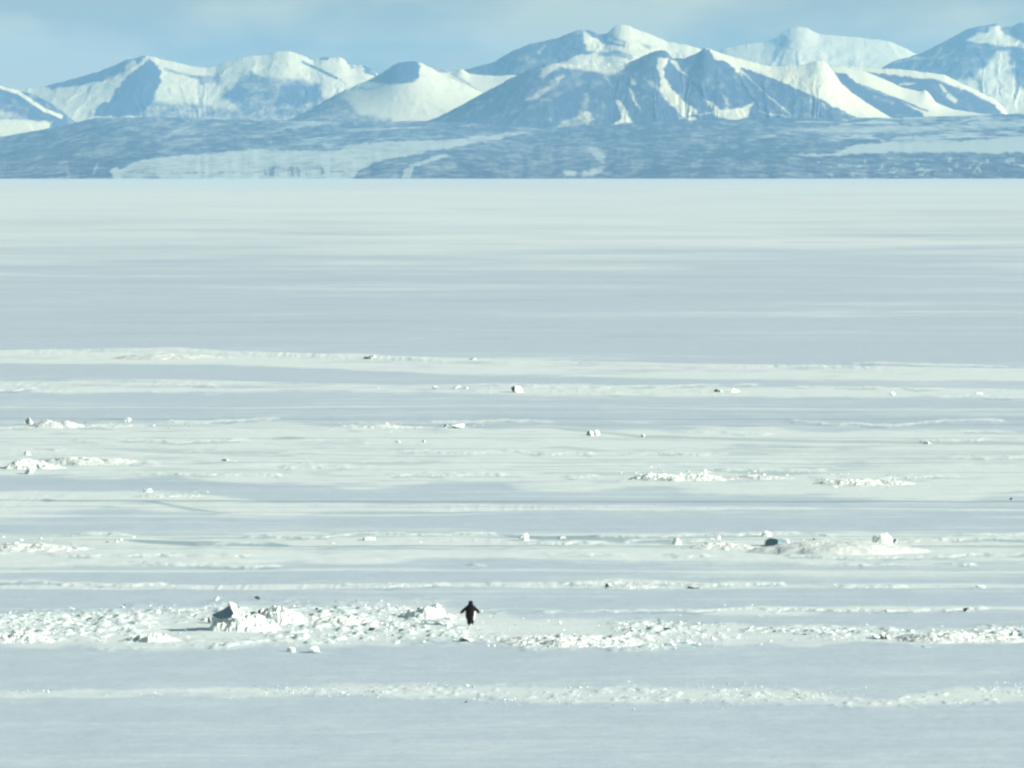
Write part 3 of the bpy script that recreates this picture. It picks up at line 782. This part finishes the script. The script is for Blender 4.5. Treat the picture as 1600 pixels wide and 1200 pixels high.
slab('ice_block', 1206, 855, [(-12, 0), (-11, 11), (-4, 15), (4, 14), (8, 12), (7, 0)], 0.7, 'dark teal ice block half buried in the near snow bank', 0, [block_snow, block_ice_and_shade], yaw=0.1)
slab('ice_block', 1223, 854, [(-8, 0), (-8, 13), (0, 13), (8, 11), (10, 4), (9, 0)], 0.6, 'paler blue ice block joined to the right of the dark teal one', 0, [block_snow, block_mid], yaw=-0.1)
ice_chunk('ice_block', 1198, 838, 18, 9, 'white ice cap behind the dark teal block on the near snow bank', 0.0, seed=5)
slab('ice_slab', 350, 987, [(-21, 27), (-11, 32), (-3, 35), (5, 41), (11, 36), (15, 29), (8, 22), (-8, 22)], 0.4, 'dark blue tilted ice slab jutting from the tallest snow mound', 0, [block_ice_and_shade, block_ice_and_shade], yaw=0.15)
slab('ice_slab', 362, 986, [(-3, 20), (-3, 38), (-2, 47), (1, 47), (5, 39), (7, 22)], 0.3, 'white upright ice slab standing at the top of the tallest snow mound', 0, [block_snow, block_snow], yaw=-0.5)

MOUNDS = [ # px, py, w, h, label
    (380, 984, 130, 25, 'tallest snow and ice mound in the rubble belt left of the penguin', 0.9),
    (440, 974, 100, 24, 'lower snow mound leaning against the right of the tallest one', 0.45),
    (672, 966, 96, 18, 'low white snow mound just left of the penguin', 0.4),
    (540, 974, 150, 11, 'long low heap of broken ice between the two snow mounds', 0.7),
    (240, 1002, 110, 14, 'low heap of broken snow left of the tallest mound', 0.7),
    (30, 1002, 140, 15, 'low heap of broken snow at the left edge of the rubble belt', 0.7),
    (92, 668, 110, 15, 'big rounded snow mound with a long tail near the left edge', 0.12),
    (160, 667, 180, 7, 'long low tail of snow right of the rounded mound', 0.15),
    (52, 732, 110, 20, 'ragged snow mound near the left edge above the grey ice', 0.35),
    (140, 724, 240, 13, 'long snow ridge running right from the ragged mound', 0.2),
    (372, 724, 70, 7, 'small snow mound alone on the plain at the left', 0.2),
    (280, 560, 240, 9, 'broad white drift on the farthest snow ridge at the left', 0.1),
    (590, 668, 190, 6, 'low snow hummock left of the flat slab on the white plain', 0.4),
    (1060, 750, 190, 14, 'rough snow hummock at the right centre of the white plain', 0.5),
    (1190, 748, 160, 8, 'flat grey-streaked hummock right of the rough snow one', 0.4),
    (1350, 757, 190, 12, 'rough snow hummock at the right of the white plain', 0.5),
    (265, 777, 150, 7, 'low snow crest at the left edge of the grey ice', 0.3),
    (1312, 864, 320, 25, 'long bright snow bank between the dark teal block and the round boulder', 0.08),
    (1140, 858, 180, 13, 'short bright snow bank left of the dark teal block', 0.2),
    (60, 860, 260, 12, 'bright snow bank at the left edge with grey hollows', 0.4),
    (990, 918, 110, 6, 'small snow hummock on the thin snow line right of the penguin', 0.5),
    (1500, 1000, 260, 12, 'long bright snow crest at the right end of the rubble belt', 0.4),
    (900, 1006, 280, 11, 'long heap of broken ice right of the penguin', 0.7),
]
for i, (px, py, w, h, lab, rg) in enumerate(MOUNDS):
    snow_mound(px, py, w, h, lab, 60 + i, ragged=rg, fill={0: 0.4, 17: 0.75, 6: 0.4}.get(i, 0.0))

# loose rubble nobody could count: thousands of chips in the belts, one mesh
templates = []
for s in range(14):
    bm = hull_template(900 + s, 10)
    bm.normal_update()
    vs = np.array([v.co[:] for v in bm.verts]); fs = [[v.index for v in f.verts] for f in bm.faces]
    templates.append((vs, fs)); bm.free()

def rubble(name, n, place, label, seed):
    r = np.random.RandomState(seed)
    verts, faces, mats, off = [], [], [], 0
    for i in range(n):
        px, py, sz = place(r)
        X, Y = ground_pt(px, py)
        m = Y / F
        vs, fs = templates[r.randint(len(templates))]
        a = r.uniform(0, 6.28)
        ca, sa = math.cos(a), math.sin(a)
        sx, sy, sz_ = sz * m * r.uniform(.8, 1.8), sz * m * r.uniform(.8, 1.8), sz * m * r.uniform(.4, 1.0)
        v = vs * (sx, sy, sz_)
        tl = r.uniform(-.6, .6)
        v = np.stack([v[:, 0] * math.cos(tl) - v[:, 2] * math.sin(tl), v[:, 1], v[:, 0] * math.sin(tl) + v[:, 2] * math.cos(tl)], -1)
        v = np.stack([v[:, 0] * ca - v[:, 1] * sa + X, v[:, 0] * sa + v[:, 1] * ca + Y, v[:, 2] + sz_ * 0.25 + r.uniform(0, 0.03)], -1)
        verts.append(v); faces += [[k + off for k in f] for f in fs]; off += len(vs)
        mats += [r.choice([0, 0, 0, 0, 0, 2, 1], p=[.2, .2, .2, .15, .1, .11, .04])] * len(fs)
    me = bpy.data.meshes.new(name)
    me.from_pydata(np.concatenate(verts).tolist(), [], faces)
    for mt in (block_snow, block_ice_and_shade, block_mid): me.materials.append(mt)
    me.polygons.foreach_set('material_index', np.array(mats, np.int32))
    o = bpy.data.objects.new(name, me); col.objects.link(o)
    return tag(o, label, 'ice rubble', None, 'stuff')

def near_belt(r):
    while True:
        px = r.uniform(-60, 1660)
        c = np.interp(px, [p[0] for p in snow_ribbons[1][0]], [p[1] for p in snow_ribbons[1][0]])
        t = np.interp(px, [p[0] for p in snow_ribbons[1][0]], [p[2] for p in snow_ribbons[1][0]])
        py = c + r.normal(0, 0.45) * t
        X_, Y_ = ground_pt(px, py)
        dens = float(fbm(np.array(X_ / 4.0), np.array(Y_ / 9.0), 3, 13, 0.55)) + (0.10 if px < 730 else (0.14 if px < 1130 else 0.0))
        if r.uniform() < 0.06 + sstep(0.44, 0.66, dens) and abs(py - c) < t: break
    return px, py, min(14, 1.6 + r.exponential(1.9) + (r.exponential(4.0) if r.uniform() < 0.06 else 0))
rubble('ice_rubble', 2500, near_belt, 'broken white ice chips strewn along the belt around the penguin', 1)

def front_belt(r):
    while True:
        px = r.uniform(-60, 1660)
        c = np.interp(px, [p[0] for p in snow_ribbons[0][0]], [p[1] for p in snow_ribbons[0][0]])
        t = np.interp(px, [p[0] for p in snow_ribbons[0][0]], [p[2] for p in snow_ribbons[0][0]])
        py = c + r.normal(0, 0.6) * t
        if r.uniform() < sstep(0.45, 0.75, float(fbm(np.array(px / 60), np.array(py / 9), 2, 510))) * (0.25 + 0.75 * sstep(350, 800, px)): break
    return px, py, min(5, 1.2 + r.exponential(0.9))
rubble('ice_rubble', 1300, front_belt, 'fine white ice crumbs scattered across the nearest grey ice', 2)

MIDS = [(0, 230, 848, 5, 2.0, 4), (480, 800, 853, 5, 1.2, 2), (1060, 1640, 852, 6, 1.6, 6), (900, 1100, 915, 3, 1.2, 1), (1180, 1640, 917, 2, 1.2, 1),
        (960, 1250, 742, 7, 1.6, 4), (1280, 1450, 750, 7, 1.6, 3), (0, 240, 716, 6, 1.5, 3), (0, 300, 665, 4, 1.0, 2), (520, 760, 668, 4, 1.0, 2),
        (200, 340, 773, 3, 1.0, 1), (560, 900, 608, 3, .8, 2), (1100, 1640, 614, 3, .8, 2), (540, 800, 562, 2, .6, 1), (1040, 1450, 955, 5, 1.2, 2), (100, 420, 556, 3, .6, 1)]
MIDW = np.array([m[5] for m in MIDS], float); MIDW /= MIDW.sum()
def mid_belt(r):
    x0, x1, y, dy, sz, _ = MIDS[r.choice(len(MIDS), p=MIDW)]
    return r.uniform(x0, x1), y + r.normal(0, dy), 1.0 + r.exponential(sz)
rubble('ice_rubble', 1100, mid_belt, 'scattered ice chips along the snow banks beyond the penguin', 3)

# ------------------------------------------------------------------ penguin seen from behind, flippers held out
pen_mat, nt, b = new_mat('plumage')
dk = attr_n(nt, 'dark')
nn = noise_n(nt, 60, 3)
dcol = mixc(nt, nn, (0.003, 0.004, 0.006), (0.008, 0.009, 0.013))
nt.links.new(mixc(nt, dk, (0.86, 0.86, 0.84), dcol), b.inputs['Base Color'])
b.inputs['Roughness'].default_value = 0.7
b.inputs['Specular IOR Level'].default_value = 0.2
beak_mat, nt, b = new_mat('beak'); b.inputs['Base Color'].default_value = (0.05, 0.02, 0.015, 1); b.inputs['Roughness'].default_value = 0.5
eye_mat, nt, b = new_mat('eye'); b.inputs['Base Color'].default_value = (0.8, 0.8, 0.8, 1); b.inputs['Roughness'].default_value = 0.2

def make_penguin(px, py):
    X, Y = ground_pt(px, py)
    root = bpy.data.objects.new('penguin', None)
    root.location = (X, Y, 0.03); col.objects.link(root)
    root.rotation_euler.z = R(-6)
    tag(root, 'black-backed penguin walking away with both flippers held out beside the ice rubble', 'penguin')
    # joints: x right, y away from the camera (the way it walks), z up ; radii (side, fore-aft)
    J = [((0, .00, .20), (.140, .120)),   # 0 pelvis
         ((.0, .01, .30), (.165, .140)),  # 1 belly
         ((.0, .01, .41), (.150, .125)),  # 2 chest
         ((.0, .005, .50), (.118, .095)), # 3 shoulders
         ((.005, .005, .57), (.072, .066)), # 4 neck
         ((.008, .015, .635), (.064, .070)), # 5 head
         ((.010, .03, .675), (.042, .050)), # 6 crown
         ((.0, -.045, .12), (.080, .070)), # 7 rump
         ((-.005, -.11, .035), (.028, .018)), # 8 tail
         ((-.095, .01, .475), (.030, .058)), # 9 l shoulder
         ((-.165, -.005, .425), (.017, .050)), ((-.225, -.02, .375), (.014, .042)), ((-.268, -.03, .325), (.010, .026)), # 10-12
         ((.095, .01, .475), (.030, .058)), ((.160, -.005, .430), (.017, .050)), ((.212, -.02, .385), (.014, .042)), ((.248, -.03, .335), (.010, .026)), # 13-16
         ((-.055, .0, .11), (.050, .045)), ((-.060, .005, .03), (.022, .022)), ((-.065, .06, .012), (.032, .011)), ((-.068, .10, .010), (.034, .008)), # 17-20 left foot
         ((.055, .02, .12), (.050, .045)), ((.058, .04, .045), (.022, .022)), ((.063, .09, .022), (.032, .011)), ((.066, .13, .012), (.034, .008))] # 21-24 right foot
    E = [(0, 1), (1, 2), (2, 3), (3, 4), (4, 5), (5, 6), (0, 7), (7, 8), (3, 9), (9, 10), (10, 11), (11, 12), (3, 13), (13, 14), (14, 15), (15, 16),
         (0, 17), (17, 18), (18, 19), (19, 20), (0, 21), (21, 22), (22, 23), (23, 24)]
    me = bpy.data.meshes.new('body_cage')
    me.from_pydata([j[0] for j in J], E, [])
    tmp = bpy.data.objects.new('body_cage', me); col.objects.link(tmp)
    sk = tmp.modifiers.new('skin', 'SKIN'); sk.use_smooth_shade = True
    for i, j in enumerate(J):
        me.skin_vertices[0].data[i].radius = j[1]
        me.skin_vertices[0].data[i].use_root = (i == 0)
    sb = tmp.modifiers.new('sub', 'SUBSURF'); sb.levels = 2; sb.render_levels = 2
    dg = bpy.context.evaluated_depsgraph_get()
    dg.update()
    bme = bpy.data.meshes.new_from_object(tmp.evaluated_get(dg))
    bpy.data.objects.remove(tmp)
    bme.name = 'body'
    n = len(bme.vertices)
    co = np.zeros(n * 3, np.float32); bme.vertices.foreach_get('co', co); co = co.reshape(-1, 3)
    x, y, z = co.T
    front = sstep(0.030, 0.050, y - 0.10 * np.abs(x))         # belly side
    d = 1 - front * (z < 0.585)
    flank = (z > 0.08) & (z < 0.40) & (np.abs(x) > 0.095) & (np.abs(x) < 0.17)
    d = np.where(flank & (y > -0.06), 0.0, d)
    d = np.where(np.abs(x) > 0.165, np.where(y > 0.012, 0.3, 1.0), d)
    d = np.where(z < 0.03, 0.6, d)
    d = np.where(z > 0.585, 1.0, d)
    a = bme.attributes.new('dark', 'FLOAT', 'POINT'); a.data.foreach_set('value', d.astype(np.float32))
    bme.materials.clear(); bme.materials.append(pen_mat)
    for p in bme.polygons: p.use_smooth = True
    body = bpy.data.objects.new('body', bme); col.objects.link(body); body.parent = root
    bm = bmesh.new()
    bmesh.ops.create_cone(bm, cap_ends=True, segments=10, radius1=0.016, radius2=0.004, depth=0.055,
                          matrix=Matrix.Translation((.016, .09, .645)) @ Matrix.Rotation(R(-98), 4, 'X'))
    bk = bpy.data.meshes.new('beak'); bm.to_mesh(bk); bm.free(); bk.materials.append(beak_mat)
    o = bpy.data.objects.new('beak', bk); col.objects.link(o); o.parent = root
    for s in (-1, 1):
        bm = bmesh.new()
        bmesh.ops.create_uvsphere(bm, u_segments=10, v_segments=8, radius=0.008, matrix=Matrix.Translation((.010 + s * .040, .045, .658)))
        em = bpy.data.meshes.new('eye'); bm.to_mesh(em); bm.free(); em.materials.append(eye_mat)
        o = bpy.data.objects.new('eye', em); col.objects.link(o); o.parent = root
    return root
make_penguin(735, 979)

# ------------------------------------------------------------------ haze: one box of even pale air round everything
hz_mat = bpy.data.materials.new('haze'); hz_mat.use_nodes = True
nt = hz_mat.node_tree
nt.nodes.clear()
out = nt.nodes.new('ShaderNodeOutputMaterial')
pv = nt.nodes.new('ShaderNodeVolumePrincipled')
pv.inputs['Color'].default_value = (0.32, 0.66, 1.0, 1)
pv.inputs['Density'].default_value = 2.5e-5
pv.inputs['Anisotropy'].default_value = 0.0
nt.links.new(pv.outputs['Volume'], out.inputs['Volume'])
bm = bmesh.new()
bmesh.ops.create_cube(bm, size=1.0)
hm = bpy.data.meshes.new('haze'); bm.to_mesh(hm); bm.free(); hm.materials.append(hz_mat)
hz = bpy.data.objects.new('haze', hm)
hz.scale = (128000, 70000, 1104); hz.location = (0, 28000, 548)
col.objects.link(hz); hz['kind'] = 'stuff'
